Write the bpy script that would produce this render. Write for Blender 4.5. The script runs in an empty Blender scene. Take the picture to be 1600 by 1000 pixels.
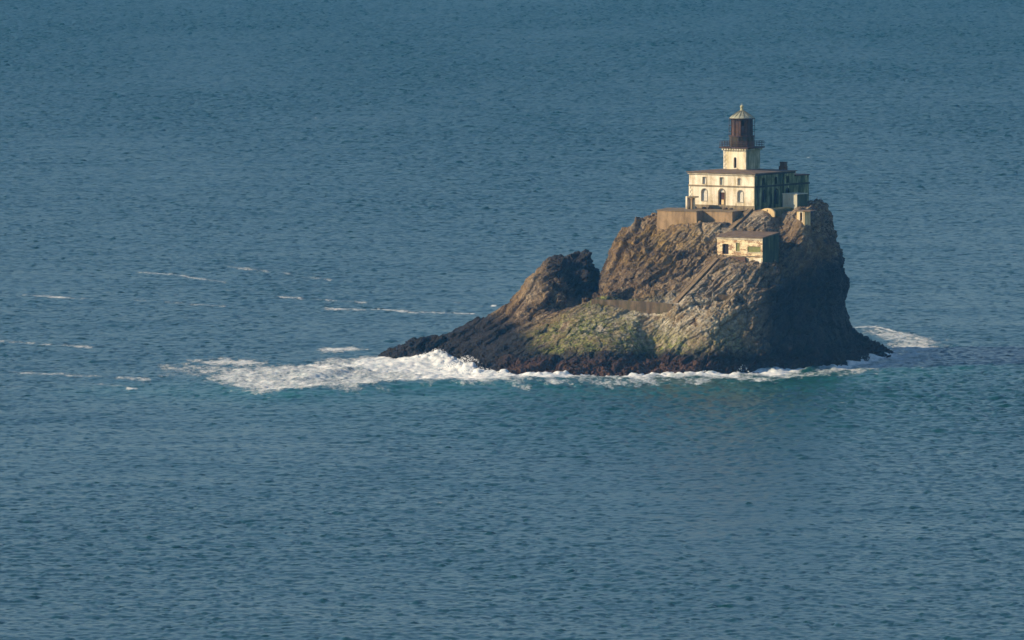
import bpy, bmesh, math, random
import numpy as np
from mathutils import Vector, Matrix

R = math.radians
random.seed(7)
rng = np.random.default_rng(11)
scene = bpy.context.scene

# ---------------------------------------------------------------- camera
CAM_X, CAM_Y, CAM_Z = -47.5, -1800.0, 122.7
F = 14400.0 / 1600.0                      # focal length over frame width
PITCH = R(3.661)
cam_data = bpy.data.cameras.new('camera')
cam_data.sensor_width = 36.0
cam_data.lens = 36.0 * F
cam_data.clip_start = 10.0
cam_data.clip_end = 100000.0
cam = bpy.data.objects.new('camera', cam_data)
scene.collection.objects.link(cam)
cam.location = (CAM_X, CAM_Y, CAM_Z)
cam.rotation_euler = (R(90) - PITCH, 0, 0)
scene.camera = cam

# ---------------------------------------------------------------- light
SUN_AZ = -99.0                           # clockwise from +Y: left
SUN_EL = 25.0
world = bpy.data.worlds.new("World")
scene.world = world
world.use_nodes = True
wnt = world.node_tree
sky = wnt.nodes.new('ShaderNodeTexSky')
sky.sky_type = 'NISHITA'
sky.sun_disc = False
sky.sun_elevation = R(SUN_EL)
sky.sun_rotation = R(SUN_AZ)
sky.air_density = 1.0
sky.dust_density = 0.0
sky.ozone_density = 3.0
wnt.links.new(sky.outputs[0], wnt.nodes['Background'].inputs[0])
wnt.nodes['Background'].inputs[1].default_value = 0.102
sun_data = bpy.data.lights.new('sun', 'SUN')
sun_data.energy = 5.0
sun_data.angle = R(0.5)
sun_data.color = (1.0, 0.80, 0.55)
sun = bpy.data.objects.new('sun', sun_data)
scene.collection.objects.link(sun)
sdir = Vector((math.sin(R(SUN_AZ)) * math.cos(R(SUN_EL)), math.cos(R(SUN_AZ)) * math.cos(R(SUN_EL)), math.sin(R(SUN_EL))))
sun.rotation_euler = sdir.to_track_quat('Z', 'Y').to_euler()
sun.location = sdir * 300
scene.view_settings.view_transform = 'Standard'
scene.view_settings.look = 'None'
scene.view_settings.exposure = 0.42
scene.view_settings.gamma = 1.0

# ---------------------------------------------------------------- helpers
def P(px, py, y):
    """world point seen at the photograph's pixel (px, py) at world depth y"""
    d = y - CAM_Y
    dep = PITCH + math.atan((py - 500) / 14400.0)
    s = d / math.cos(PITCH) * 1.0
    # depth along the optical axis
    z = CAM_Z - d * math.tan(dep)
    ax = d * math.cos(PITCH) + (CAM_Z - z) * math.sin(PITCH)
    return (CAM_X + (px - 800) / 14400.0 * ax, y, z)

def G(px, py, z=0.0):
    """point of the sea surface seen at pixel (px, py)"""
    dep = PITCH + math.atan((py - 500) / 14400.0)
    d = (CAM_Z - z) / math.tan(dep)
    ax = d * math.cos(PITCH) + (CAM_Z - z) * math.sin(PITCH)
    return (CAM_X + (px - 800) / 14400.0 * ax, CAM_Y + d)

_perm = rng.permutation(512).astype(np.int32)
_perm = np.concatenate([_perm, _perm])
_g3 = rng.normal(size=(512, 3)); _g3 /= np.linalg.norm(_g3, axis=1)[:, None]
_g3 = _g3.astype(np.float32)
def perlin(p):
    p = np.asarray(p, dtype=np.float32)
    i = np.floor(p).astype(np.int32); f = p - i
    u = f * f * f * (f * (f * 6 - 15) + 10)
    i &= 511
    out = 0
    for dx in (0, 1):
        wx = u[:, 0] if dx else 1 - u[:, 0]
        a = _perm[(i[:, 0] + dx) & 511]
        for dy in (0, 1):
            wy = u[:, 1] if dy else 1 - u[:, 1]
            b = _perm[a + ((i[:, 1] + dy) & 511)]
            for dz in (0, 1):
                wz = u[:, 2] if dz else 1 - u[:, 2]
                h = _perm[b + ((i[:, 2] + dz) & 511)] & 511
                g = _g3[h]
                out = out + wx * wy * wz * (g[:, 0] * (f[:, 0] - dx) + g[:, 1] * (f[:, 1] - dy) + g[:, 2] * (f[:, 2] - dz))
    return out * 1.5
def fbm(p, octaves=4, gain=0.5, ridged=False):
    p = np.asarray(p, dtype=np.float32)
    a, t, n = 1.0, 0.0, 0.0
    for k in range(octaves):
        v = perlin(p + k * 17.3)
        if ridged: v = 1 - 2 * np.abs(v)
        t = t + a * v; n += a
        a *= gain; p = p * 2.03
    return t / n
def sstep(a, b, x):
    t = np.clip((x - a) / (b - a), 0, 1)
    return t * t * (3 - 2 * t)

def np_mesh(name, verts, quads, attrs=None):
    me = bpy.data.meshes.new(name)
    nv, nq = len(verts), len(quads)
    me.vertices.add(nv); me.loops.add(nq * 4); me.polygons.add(nq)
    me.vertices.foreach_set('co', np.ascontiguousarray(verts, dtype=np.float32).ravel())
    me.loops.foreach_set('vertex_index', np.ascontiguousarray(quads, dtype=np.int32).ravel())
    me.polygons.foreach_set('loop_start', np.arange(0, nq * 4, 4, dtype=np.int32))
    me.polygons.foreach_set('loop_total', np.full(nq, 4, dtype=np.int32))
    me.update(calc_edges=True)
    me.validate()
    me.shade_smooth()
    for k, v in (attrs or {}).items():
        a = me.attributes.new(k, 'FLOAT', 'POINT')
        a.data.foreach_set('value', np.ascontiguousarray(v, dtype=np.float32))
    return me
def grid_quads(nr, nc, keep=None):
    idx = np.arange(nr * nc, dtype=np.int32).reshape(nr, nc)
    q = np.stack([idx[:-1, :-1], idx[:-1, 1:], idx[1:, 1:], idx[1:, :-1]], -1).reshape(-1, 4)
    if keep is not None:
        q = q[keep[q].any(1)]
    return q

def link(o, parent=None):
    scene.collection.objects.link(o)
    if parent: o.parent = parent
    return o
def tag(o, label=None, cat=None, group=None, kind=None):
    if label: o['label'] = label
    if cat: o['category'] = cat
    if group: o['group'] = group
    if kind: o['kind'] = kind
    return o
def thing(name, label, cat, loc, rz=0.0, group=None):
    o = bpy.data.objects.new(name, None)
    o.empty_display_size = 0.2
    o.location = loc; o.rotation_euler = (0, 0, rz)
    return tag(link(o), label, cat, group, 'thing')
def obj(name, bm, mat, parent=None, smooth=False):
    me = bpy.data.meshes.new(name)
    bmesh.ops.recalc_face_normals(bm, faces=bm.faces[:])
    bm.to_mesh(me); bm.free()
    for m in (mat if isinstance(mat, (list, tuple)) else [mat]): me.materials.append(m)
    if smooth: me.shade_smooth()
    return link(bpy.data.objects.new(name, me), parent)
def box(bm, x0, x1, y0, y1, z0, z1, jitter=0.0):
    vs = [bm.verts.new((x, y, z)) for x in (x0, x1) for y in (y0, y1) for z in (z0, z1)]
    for f in ((0, 1, 3, 2), (4, 6, 7, 5), (0, 4, 5, 1), (2, 3, 7, 6), (0, 2, 6, 4), (1, 5, 7, 3)):
        bm.faces.new([vs[i] for i in f])
    return vs
def tube(bm, a, b, r, n=6, r2=None):
    a, b = Vector(a), Vector(b)
    q = (b - a).to_track_quat('Z', 'Y')
    r2 = r if r2 is None else r2
    A = [bm.verts.new(a + q @ Vector((r * math.cos(2 * math.pi * k / n), r * math.sin(2 * math.pi * k / n), 0))) for k in range(n)]
    B = [bm.verts.new(b + q @ Vector((r2 * math.cos(2 * math.pi * k / n), r2 * math.sin(2 * math.pi * k / n), 0))) for k in range(n)]
    for k in range(n): bm.faces.new((A[k], A[(k + 1) % n], B[(k + 1) % n], B[k]))
    bm.faces.new(A[::-1]); bm.faces.new(B)
def lathe(bm, prof, n=24, cx=0, cy=0, a0=0.0):
    rings = []
    for r, z in prof:
        if r < 1e-4: rings.append([bm.verts.new((cx, cy, z))])
        else: rings.append([bm.verts.new((cx + r * math.cos(a0 + 2 * math.pi * k / n), cy + r * math.sin(a0 + 2 * math.pi * k / n), z)) for k in range(n)])
    for A, B in zip(rings, rings[1:]):
        for k in range(n):
            j = (k + 1) % n
            if len(A) == 1 and len(B) == 1: continue
            if len(A) == 1: bm.faces.new((A[0], B[j], B[k]))
            elif len(B) == 1: bm.faces.new((A[k], A[j], B[0]))
            else: bm.faces.new((A[k], A[j], B[j], B[k]))
    return rings
def arch(cx, w, z0, z1, n=8, rise=None):
    """outline of an opening: rectangle with a round or segmental head"""
    rise = w / 2 if rise is None else rise
    if rise == 0: return [(cx - w / 2, z0), (cx + w / 2, z0), (cx + w / 2, z1), (cx - w / 2, z1)]
    pts = [(cx - w / 2, z0), (cx + w / 2, z0)]
    for k in range(n + 1):
        t = math.pi * k / n
        pts.append((cx + w / 2 * math.cos(t), z1 - rise + rise * math.sin(t)))
    return pts
def pierced(bm, outline, holes, depth, frame):
    """a wall face in a vertical plane with openings and their reveals; frame maps (x, depth, z) to 3-D"""
    loops, edges = [], []
    for pts in [outline] + holes:
        vs = [bm.verts.new(frame(x, 0, z)) for x, z in pts]
        edges += [bm.edges.new((vs[k], vs[(k + 1) % len(vs)])) for k in range(len(vs))]
        loops.append(vs)
    bmesh.ops.triangle_fill(bm, use_beauty=True, edges=edges)
    for pts, vs in zip(holes, loops[1:]):
        back = [bm.verts.new(frame(x, depth, z)) for x, z in pts]
        for k in range(len(vs)):
            j = (k + 1) % len(vs)
            bm.faces.new((vs[k], vs[j], back[j], back[k]))
def plate(bm, pts, d0, d1, frame):
    """solid slab of outline pts between two depths"""
    A = [bm.verts.new(frame(x, d0, z)) for x, z in pts]; B = [bm.verts.new(frame(x, d1, z)) for x, z in pts]
    bm.faces.new(A); bm.faces.new(B[::-1])
    for k in range(len(A)):
        j = (k + 1) % len(A)
        bm.faces.new((A[k], B[k], B[j], A[j]))
def ring_plate(bm, outer, inner, d0, d1, frame):
    n = len(outer)
    A = [[bm.verts.new(frame(x, d, z)) for x, z in pts] for pts in (outer, inner) for d in (d0, d1)]
    for k in range(n):
        j = (k + 1) % n
        bm.faces.new((A[0][k], A[0][j], A[2][j], A[2][k]))
        bm.faces.new((A[0][k], A[1][k], A[1][j], A[0][j]))
        bm.faces.new((A[2][k], A[2][j], A[3][j], A[3][k]))

# ---------------------------------------------------------------- materials
class NT:
    def __init__(s, name, rough=0.85, spec=0.3):
        s.m = bpy.data.materials.new(name); s.m.use_nodes = True
        s.t = s.m.node_tree; s.b = s.t.nodes['Principled BSDF']
        s.b.inputs['Roughness'].default_value = rough
        s.b.inputs['Specular IOR Level'].default_value = spec
        s.tc = s.t.nodes.new('ShaderNodeTexCoord')
    def new(s, k): return s.t.nodes.new(k)
    def link(s, a, b): s.t.links.new(a, b)
    def put(s, sock, v):
        if hasattr(v, 'links') or isinstance(v, bpy.types.NodeSocket): s.link(v, sock)
        else: sock.default_value = v
    def noise(s, scale, detail=4, rough=0.55, stretch=(1, 1, 1), coord='Object', rot=(0, 0, 0), ofs=0.0, typ='FBM', lac=2.0):
        mp = s.new('ShaderNodeMapping'); mp.inputs['Scale'].default_value = stretch; mp.inputs['Rotation'].default_value = rot
        mp.inputs['Location'].default_value = (ofs, ofs * .7, ofs * .3)
        s.link(s.tc.outputs[coord], mp.inputs[0])
        n = s.new('ShaderNodeTexNoise'); n.noise_type = typ
        n.inputs['Scale'].default_value = scale; n.inputs['Detail'].default_value = detail; n.inputs['Roughness'].default_value = rough
        n.inputs['Lacunarity'].default_value = lac
        s.link(mp.outputs[0], n.inputs['Vector'])
        return n.outputs['Fac']
    def ramp(s, fac, stops):
        r = s.new('ShaderNodeValToRGB'); e = r.color_ramp.elements
        while len(e) < len(stops): e.new(0.5)
        for k, (p, c) in enumerate(stops):
            e[k].position = p
            e[k].color = (c, c, c, 1) if not isinstance(c, tuple) else (*c, 1)
        s.put(r.inputs[0], fac)
        return r.outputs[0]
    def mix(s, fac, a, b, mode='MIX'):
        n = s.new('ShaderNodeMix'); n.data_type = 'RGBA'; n.blend_type = mode
        s.put(n.inputs[0], fac)
        for k, v in ((6, a), (7, b)):
            if isinstance(v, tuple): n.inputs[k].default_value = (*v, 1)
            else: s.put(n.inputs[k], v)
        return n.outputs[2]
    def math(s, op, a, b=0.0, c=0.0, clamp=False):
        n = s.new('ShaderNodeMath'); n.operation = op; n.use_clamp = clamp
        s.put(n.inputs[0], a); s.put(n.inputs[1], b); s.put(n.inputs[2], c)
        return n.outputs[0]
    def attr(s, name):
        n = s.new('ShaderNodeAttribute'); n.attribute_name = name
        return n.outputs['Fac']
    def color(s, c): s.put(s.b.inputs['Base Color'], (*c, 1) if isinstance(c, tuple) else c); return s
    def bump(s, h, strength=0.5, dist=0.1):
        n = s.new('ShaderNodeBump'); n.inputs['Strength'].default_value = strength; n.inputs['Distance'].default_value = dist
        s.link(h, n.inputs['Height']); s.link(n.outputs[0], s.b.inputs['Normal']); return s
    def done(s): return s.m

def plaster(name, base, stain, amount=0.5, moss=None, moss_amt=0.0, streak=1.0):
    """weathered whitewash with rain streaks, blotches and moss"""
    t = NT(name, 0.9, 0.2)
    st = t.ramp(t.noise(1.1, 5, 0.6, (1, 1, .12)), [(0.40, 0.0), (0.62, 1.0)])
    bl = t.ramp(t.noise(.55, 6, 0.65, ofs=9), [(0.45, 0.0), (0.7, 1.0)])
    fac = t.math('MULTIPLY', t.math('ADD', t.math('MULTIPLY', st, streak), bl), amount, clamp=True)
    c = t.mix(fac, base, stain)
    if moss:
        mf = t.ramp(t.noise(.9, 6, 0.65, (1, 1, .2), ofs=31), [(0.62 - moss_amt * .5, 0.0), (0.8 - moss_amt * .4, 1.0)])
        c = t.mix(mf, c, moss)
    c = t.mix(t.ramp(t.noise(9, 3, .6), [(.3, 0.0), (.75, .25)]), c, stain)
    t.color(c).bump(t.noise(7, 4, .6), .35, .03)
    return t.done()
def simple(name, a, b, scale=3, rough=.85, bump=.3, stretch=(1, 1, 1), spec=.3):
    t = NT(name, rough, spec)
    t.color(t.mix(t.ramp(t.noise(scale, 6, .62, stretch), [(.35, 0.0), (.68, 1.0)]), a, b)).bump(t.noise(scale * 3, 4, .6), bump, .04)
    return t.done()

M = {}
M['white_wall'] = plaster('white_wall', (.85, .80, .655), (.40, .33, .20), .6)
M['tower_wall'] = plaster('tower_wall', (.80, .74, .58), (.50, .42, .22), .6)
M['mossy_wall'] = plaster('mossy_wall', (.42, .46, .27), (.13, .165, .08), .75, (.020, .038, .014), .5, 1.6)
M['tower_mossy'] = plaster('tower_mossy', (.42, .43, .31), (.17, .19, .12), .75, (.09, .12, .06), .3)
M['shed_wall'] = plaster('shed_wall', (.50, .50, .40), (.28, .28, .21), .5)
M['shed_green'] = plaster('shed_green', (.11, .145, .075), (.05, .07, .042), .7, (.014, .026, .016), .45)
M['vault_wall'] = plaster('vault_wall', (.72, .56, .30), (.40, .28, .13), .6)
M['vault_roof'] = plaster('vault_roof', (.16, .15, .085), (.07, .075, .045), .8, (.05, .075, .025), .5)
M['trim'] = plaster('trim', (.60, .54, .40), (.24, .20, .13), .55)
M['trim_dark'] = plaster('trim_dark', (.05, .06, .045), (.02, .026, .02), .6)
M['course'] = plaster('course', (.30, .25, .16), (.12, .095, .06), .7)
M['board'] = simple('board', (.66, .64, .55), (.44, .42, .35), 2.5)
M['board_frame'] = simple('board_frame', (.20, .19, .15), (.33, .31, .25), 2.5)
M['dark'] = simple('dark', (.012, .010, .010), (.03, .022, .02), 2.5)
M['door'] = simple('door', (.05, .022, .016), (.10, .05, .035), 2, stretch=(1, 1, .3))
M['roof'] = simple('roof', (.17, .125, .085), (.085, .06, .045), .8)
M['rust'] = simple('rust', (.095, .052, .034), (.030, .021, .019), 1.3, stretch=(1, 1, .35))
M['rust_dark'] = simple('rust_dark', (.07, .034, .026), (.03, .02, .018), 1.5)
M['lantern_wall'] = simple('lantern_wall', (.085, .065, .030), (.020, .018, .014), .9, stretch=(1, 1, .3))
M['dome'] = simple('dome', (.34, .355, .27), (.20, .215, .16), 2.2)
M['dome_rib'] = simple('dome_rib', (.22, .21, .15), (.14, .13, .09), 2.2)
M['vent'] = simple('vent', (.40, .39, .24), (.28, .27, .16), 4)
M['iron'] = simple('iron', (.045, .027, .025), (.075, .04, .03), 3)
M['chimney'] = simple('chimney', (.12, .07, .045), (.06, .038, .03), 2)
M['green_board'] = simple('green_board', (.20, .21, .07), (.12, .14, .05), 2)
M['concrete'] = plaster('concrete', (.36, .255, .145), (.18, .125, .07), .6, (.09, .075, .045), .1)
M['paving'] = simple('paving', (.20, .155, .095), (.11, .085, .05), .7)
M['stair'] = simple('stair', (.215, .16, .10), (.105, .08, .052), 1.0)
M['timber'] = simple('timber', (.33, .24, .13), (.20, .14, .075), 2, stretch=(.3, 1, 1))
M['old_concrete'] = plaster('old_concrete', (.24, .175, .105), (.11, .08, .05), .8, (.07, .07, .03), .35)
M['moss'] = simple('moss', (.05, .075, .012), (.10, .10, .03), 2)

# peeling whitewash over brick
t = NT('peeling_brick', .92, .15)
bk = t.new('ShaderNodeTexBrick'); bk.inputs['Scale'].default_value = 1.0
bk.inputs['Brick Width'].default_value = .62; bk.inputs['Row Height'].default_value = .3; bk.inputs['Mortar Size'].default_value = .03
bk.inputs['Color1'].default_value = (.34, .18, .085, 1); bk.inputs['Color2'].default_value = (.24, .125, .065, 1); bk.inputs['Mortar'].default_value = (.45, .38, .26, 1)
mp = t.new('ShaderNodeMapping'); mp.inputs['Rotation'].default_value = (R(90), 0, 0)
t.link(t.tc.outputs['Object'], mp.inputs[0]); t.link(mp.outputs[0], bk.inputs['Vector'])
peel = t.ramp(t.noise(1.0, 8, .72, (.6, 1, 1.5)), [(.47, 0.0), (.54, 1.0)])
wash = t.mix(t.ramp(t.noise(.5, 4, .6, ofs=4), [(.4, 0.0), (.7, 1.0)]), (.76, .66, .43), (.62, .50, .28))
t.color(t.mix(peel, wash, bk.outputs[0])).bump(peel, .4, .05)
M['peeling'] = t.done()

# ---------------------------------------------------------------- the rock
def rbf(pts, c=1.5, lam=0.25):
    pts = np.array(pts, dtype=np.float64)
    # merge near duplicates
    X, Z = pts[:, :2], pts[:, 2]
    D = np.sqrt(((X[:, None] - X[None]) ** 2).sum(-1) + c * c)
    n = len(X)
    A = np.zeros((n + 3, n + 3)); A[:n, :n] = D - lam * np.eye(n)
    A[:n, n] = 1; A[:n, n + 1:] = X; A[n, :n] = 1; A[n + 1:, :n] = X.T
    w = np.linalg.solve(A, np.concatenate([Z, [0, 0, 0]]))
    def f(x, y):
        o = w[n] + w[n + 1] * x + w[n + 2] * y
        for k in range(n):
            o = o + w[k] * np.sqrt((x - X[k, 0]) ** 2 + (y - X[k, 1]) ** 2 + c * c)
        return o
    return f
main_px = [
 # left outline of the main rock
 (1027, 334, -2), (1012, 338, -1), (1000, 343, 0), (985, 353, 2), (960, 381, 2), (945, 425, 2), (935, 450, 0), (930, 462, -5),
 # left front face
 (1020, 354, -5), (990, 385, -8), (975, 420, -10), (960, 455, -12), (1040, 357, -8), (1030, 400, -13), (1010, 430, -17),
 (1000, 462, -21), (1060, 354, -9.5), (1075, 372, -12.5), (1070, 405, -17), (1055, 440, -22), (1090, 420, -20),
 (1105, 385, -16.5), (1098, 350, -11), (1125, 347, -12.3), (1143, 344, -12.8), (1120, 365, -15), (1120, 403, -21.7), (1088, 437, -25.5), (1056, 473, -30),
 # bench with the low wall
 (925, 470, -27), (970, 470, -27), (1015, 471, -26), (940, 465, -18), (985, 468, -21), (1040, 474, -29),
 (925, 484, -29.3), (970, 484, -29.3), (1020, 484, -29.5), (937, 462, -8), (938, 452, 4),
 # apron
 (900, 480, -24), (870, 486, -20), (830, 500, -17), (800, 508, -14), (900, 510, -34), (900, 545, -42), (900, 575, -49), (900, 588, -52),
 (830, 520, -28), (830, 550, -37), (830, 575, -47), (830, 589, -53), (780, 540, -30), (780, 565, -42), (780, 588, -51), (755, 556, -27), (752, 578, -40), (740, 580, -40),
 (945, 515, -35.5), (962, 548, -43.5), (950, 577, -48), (950, 586, -50), (1000, 500, -33), (1000, 528, -36), (1012, 540, -35.5), (1015, 555, -39), (1000, 566, -44), (1000, 579, -46), (1000, 585, -47),
 (1060, 490, -33), (1080, 482, -32), (1090, 520, -38), (1080, 555, -42), (1060, 575, -45), (1060, 584, -46.5),
 (1110, 460, -29), (1120, 500, -36), (1110, 540, -41), (1110, 575, -44), (1105, 583, -45),
 (1150, 440, -28.5), (1150, 466, -30.5), (1152, 478, -33), (1150, 520, -36), (1150, 558, -40), (1150, 581, -42),
 # below and beside the lower house
 (1190, 414, -25.8), (1150, 409, -24.4), (1124, 399, -22), (1150, 424, -26.8), (1180, 450, -29), (1190, 480, -31), (1215, 425, -24), (1222, 400, -18),
 (1240, 380, -18), (1240, 352, -15.8), (1265, 348, -14), (1280, 332, -8), (1225, 347, -12), (1222, 370, -12), (1200, 335, -12), (1162, 345, -12), (1200, 355, -15), (1150, 353, -14),
 # right front cliff
 (1220, 470, -28), (1220, 530, -32), (1220, 578, -35), (1280, 420, -17), (1280, 370, -12), (1280, 500, -24), (1280, 560, -29), (1280, 576, -31),
 (1308, 440, -5), (1305, 380, -3), (1318, 520, -14), (1330, 560, -18), (1330, 572, -22), (1355, 545, 2), (1372, 547, 9), (1388, 550, 14), (1380, 557, 6),
 # right outline
 (1268, 317, 5), (1283, 317, 5), (1291, 322, 5), (1297, 345, 7), (1310, 385, 7), (1320, 430, 7), (1324, 480, 7), (1340, 521, 8), (1356, 531, 8), (1366, 538, 6), (1366, 537, 14), (1386, 543, 12), (1378, 548, 2), (1394, 549, 15), (1280, 318, 10), (1285, 321, -2), (1193, 332, -12.5), (1214, 331, -11.5), (1242, 330, -8), (1256, 330, -4), (1268, 324, -2), (1252, 351, -16.5), (1236, 335, -12),
 # dark nose
 (600, 553.5, 8), (640, 539, 4), (690, 523, 3), (740, 501, 3), (778, 491, 2), (620, 556, -1), (650, 552, -3), (690, 550, -5), (720, 545, -9), (745, 535, -13), (780, 515, -14), (740, 520, -5),
 (690, 567, -12), (650, 563, -8), (725, 570, -20),
]
pts = [P(*p) for p in main_px]
for x in (-17, -12, -7, -2, 3): 
    for y in (-4, 0, 8, 16): pts.append((x, y, 28.9 - max(0, -x - 14) * max(0, y) * .09))
for x, y in ((8, -4), (8, 2), (11, 8), (8, 16), (11, 14)): pts.append((x, y, 29.2))
# unseen back
for x in (-24, -14, -4, 6, 14): pts += [(x, 24, 26.0 if x > -20 else 16.0), (x, 30, 12.0), (x, 36, 3.0), (x, 41, -3.0)]
pts += [(-30, 14, 14), (-34, 24, 3), (-36, 30, -3), (-42, 20, 0.0), (-44, 12, 6), (-60, 12, 1), (-60, 18, -3), (-72, 12, -2.5), (-76, 6, -3), (-50, 22, -3)]
pts += [(19, 28, 3), (21, 33, -3), (26, 26, -3), (30, 18, -3), (31, 12, -3), (27, 5, -2.5), (24, -6, -3), (20, -20, -2.5), (15, -33, -3), (8, -40, -3), (-2, -48, -3), (-12, -53, -3), (-22, -54, -3), (-34, -60, -3), (-46, -60, -3), (-54, -53, -3), (-58, -42, -3.5), (-59, -30, -3), (-62, -20, -3), (-70, -14, -3), (-78, -4, -3.5)]
h_main = rbf(pts)
stack_px = [
 (745, 499, 3), (762, 493, 3), (780, 487, 3), (800, 468, 3), (820, 452, 3), (835, 440, 3), (850, 417, 3), (858, 408, 3), (870, 403, 3), (890, 403.5, 3), (897, 419, 1), (897, 418, 5), (897, 418, 10), (906, 405, 4), (918, 398, 5), (928, 408, 5), (933, 418, 5), (935.5, 440, 5), (937, 458, 4), (905, 413, -1), (919, 413, 2), (914, 404, 9), (927, 412, 9), (884, 408, 8), (866, 408, 8),
 (780, 502, -6), (800, 502, -10), (830, 499, -13), (870, 487, -11), (910, 476, -8), (932, 466, -4),
 (815, 478, -7), (840, 470, -9), (850, 447, -6), (865, 430, -4.5), (882, 425, -2.5), (898, 430, -1), (880, 455, -5), (905, 455, -3), (918, 440, 1), (927, 425, 4), (845, 490, -12),
]
spts = [P(*p) for p in stack_px]
spts += [(-60, 4, 2), (-50, 9, 4), (-45, 11, 7), (-38, 11, 12), (-33, 12, 9), (-30, 11, 3), (-40, 17, 0), (-50, 17, -3), (-32, 19, -3), (-27.5, 4, 4), (-27, -4, 4), (-62, -4, -1), (-50, -14, 2), (-40, -19, 1), (-31, -17, 2), (-24, 4, -3), (-25, 14, -4)]
h_stack = rbf(spts, 1.0)

pts += [(a, b, -6) for a in (-82, -60, -40, -20, 0, 20, 35) for b in (-68, 46)] + [(a, b, -6) for a in (-84, 36) for b in (-45, -25, 15, 30)]
h_main = rbf(pts)
STAIRS = [((-16.1, -30.0, 12.9), (-7.9, -21.3, 20.95), .95), ((-5.7, -14.0, 25.6), (-1.1, -9.0, 29.75), .95)]
def stair_near(x, y):
    """distance to the stair lines in plan and the stair's height there"""
    best = np.full(x.shape, 1e9); zz = np.zeros(x.shape)
    for a, b, w in STAIRS:
        vx, vy = b[0] - a[0], b[1] - a[1]
        tt = np.clip(((x - a[0]) * vx + (y - a[1]) * vy) / (vx * vx + vy * vy), 0, 1)
        d = np.hypot(x - a[0] - tt * vx, y - a[1] - tt * vy)
        zz = np.where(d < best, a[2] + tt * (b[2] - a[2]), zz); best = np.minimum(best, d)
    return best, zz
gx = np.arange(-82, 34.01, .3); gy = np.arange(-63, 45.01, .3)
XX, YY = np.meshgrid(gx, gy)
x, y = XX.ravel(), YY.ravel()
hm, hs = h_main(x, y), h_stack(x, y)
hm = np.minimum(hm, 31.0)
# the sheer right-hand cliff
prof = np.array([P(a, b, 7)[::2] for a, b in ((1283, 317), (1291, 322), (1296, 345), (1309, 385), (1319, 430), (1323, 480), (1339, 521), (1356, 531), (1379, 541), (1399, 551))])
prof[:, 0] -= .3
xo = x + .011 * (y - 6) ** 2 * np.where(y < 6, 1, 1.3) * sstep(-20, -8, y)
hm = np.where(y > -16, np.minimum(hm, np.interp(xo, prof[:, 0], prof[:, 1], left=31, right=-1) + np.where(xo > prof[-1, 0], -(xo - prof[-1, 0]) * 1.5, 0) + np.clip(-8 - y, 0, 9) * 3), hm)
hs = np.where((x < -70) | (x > -24) | (y < -30) | (y > 22), -6, hs)
k = .8
h = np.maximum(hm, hs) + np.maximum(k - np.abs(hm - hs), 0) ** 2 / (4 * k)
sd, szz = stair_near(x, y)
h = h + (szz - .3 - h) * sstep(2.2, .9, sd)
OHX, OHY, OHZ = .82, -25.0, 20.07
def house_local(x, y, ox, oy):
    c, s_ = math.cos(R(-33)), math.sin(R(-33))
    return (x - ox) * c + (y - oy) * s_, -(x - ox) * s_ + (y - oy) * c
lx, ly = house_local(x, y, OHX, OHY)
pad_m = sstep(-11.6, -10.6, lx) * sstep(1.2, .4, lx) * sstep(-4.5, -3.0, ly) * sstep(7.2, 6.3, ly)
base_z = OHZ + np.clip(-lx / 10.3, 0, 1.1) * 1.5 - .12
h = h + (np.minimum(h, base_z + np.minimum(ly, 0) * .28) - h) * pad_m
front_m = sstep(-11.2, -10.4, lx) * sstep(1.0, .4, lx) * sstep(-1.6, -.8, ly) * sstep(3.0, 1.0, ly)
h = h + (np.maximum(h, base_z - .5) - h) * front_m
tx_, ty_ = house_local(x, y, -11.6, -10.0)
tm = sstep(-10.5, -9.2, tx_) * sstep(9.5, 8.3, tx_) * sstep(-4.5, -3.0, ty_ - .0) * sstep(4.5, 3.0, ty_)
tb = np.where(tx_ < .5, 26.7, 27.3)
h = h + (np.clip(h, tb - 1.0 + np.minimum(ty_, 0) * .8, tb + np.minimum(ty_, 0) * .5) - h) * tm
h = np.clip(h, -5, 33)
# close the form underneath and resample it evenly, so that cliffs get as many points as ledges
nr, nc = XX.shape
edge = np.zeros(XX.shape, bool); edge[0] = edge[-1] = edge[:, 0] = edge[:, -1] = True
h = np.where(edge.ravel(), -6, h)
Vt = np.stack([x, y, h], -1); Vb = np.stack([x, y, np.full_like(x, -6.5)], -1)
qt = grid_quads(nr, nc); idx = np.arange(nr * nc).reshape(nr, nc)
loop = np.concatenate([idx[0, :-1], idx[:-1, -1], idx[-1, :0:-1], idx[:0:-1, 0]])
qs = np.stack([loop, loop + nr * nc, np.roll(loop, -1) + nr * nc, np.roll(loop, -1)], -1)
tmp_me = np_mesh('rock_form', np.concatenate([Vt, Vb]), np.concatenate([qt, qt[:, ::-1] + nr * nc, qs]))
tmp = link(bpy.data.objects.new('rock_form', tmp_me))
md = tmp.modifiers.new('remesh', 'REMESH'); md.mode = 'VOXEL'; md.voxel_size = .18; md.use_smooth_shade = True
dg = bpy.context.evaluated_depsgraph_get()
ev = bpy.data.meshes.new_from_object(tmp.evaluated_get(dg))
V = np.empty(len(ev.vertices) * 3, dtype=np.float32); ev.vertices.foreach_get('co', V); V = V.reshape(-1, 3).astype(np.float64)
N = np.empty(len(ev.vertices) * 3, dtype=np.float32); ev.vertices.foreach_get('normal', N); N = N.reshape(-1, 3).astype(np.float64)
QD = np.empty(len(ev.polygons) * 4, dtype=np.int32); ev.loops.foreach_get('vertex_index', QD); QD = QD.reshape(-1, 4)
bpy.data.objects.remove(tmp); bpy.data.meshes.remove(tmp_me); bpy.data.meshes.remove(ev)
kv = V[:, 2] > -2.2
QD = QD[kv[QD].all(1)]
used = np.unique(QD); remap = np.full(len(V), -1, dtype=np.int32); remap[used] = np.arange(len(used))
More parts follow.
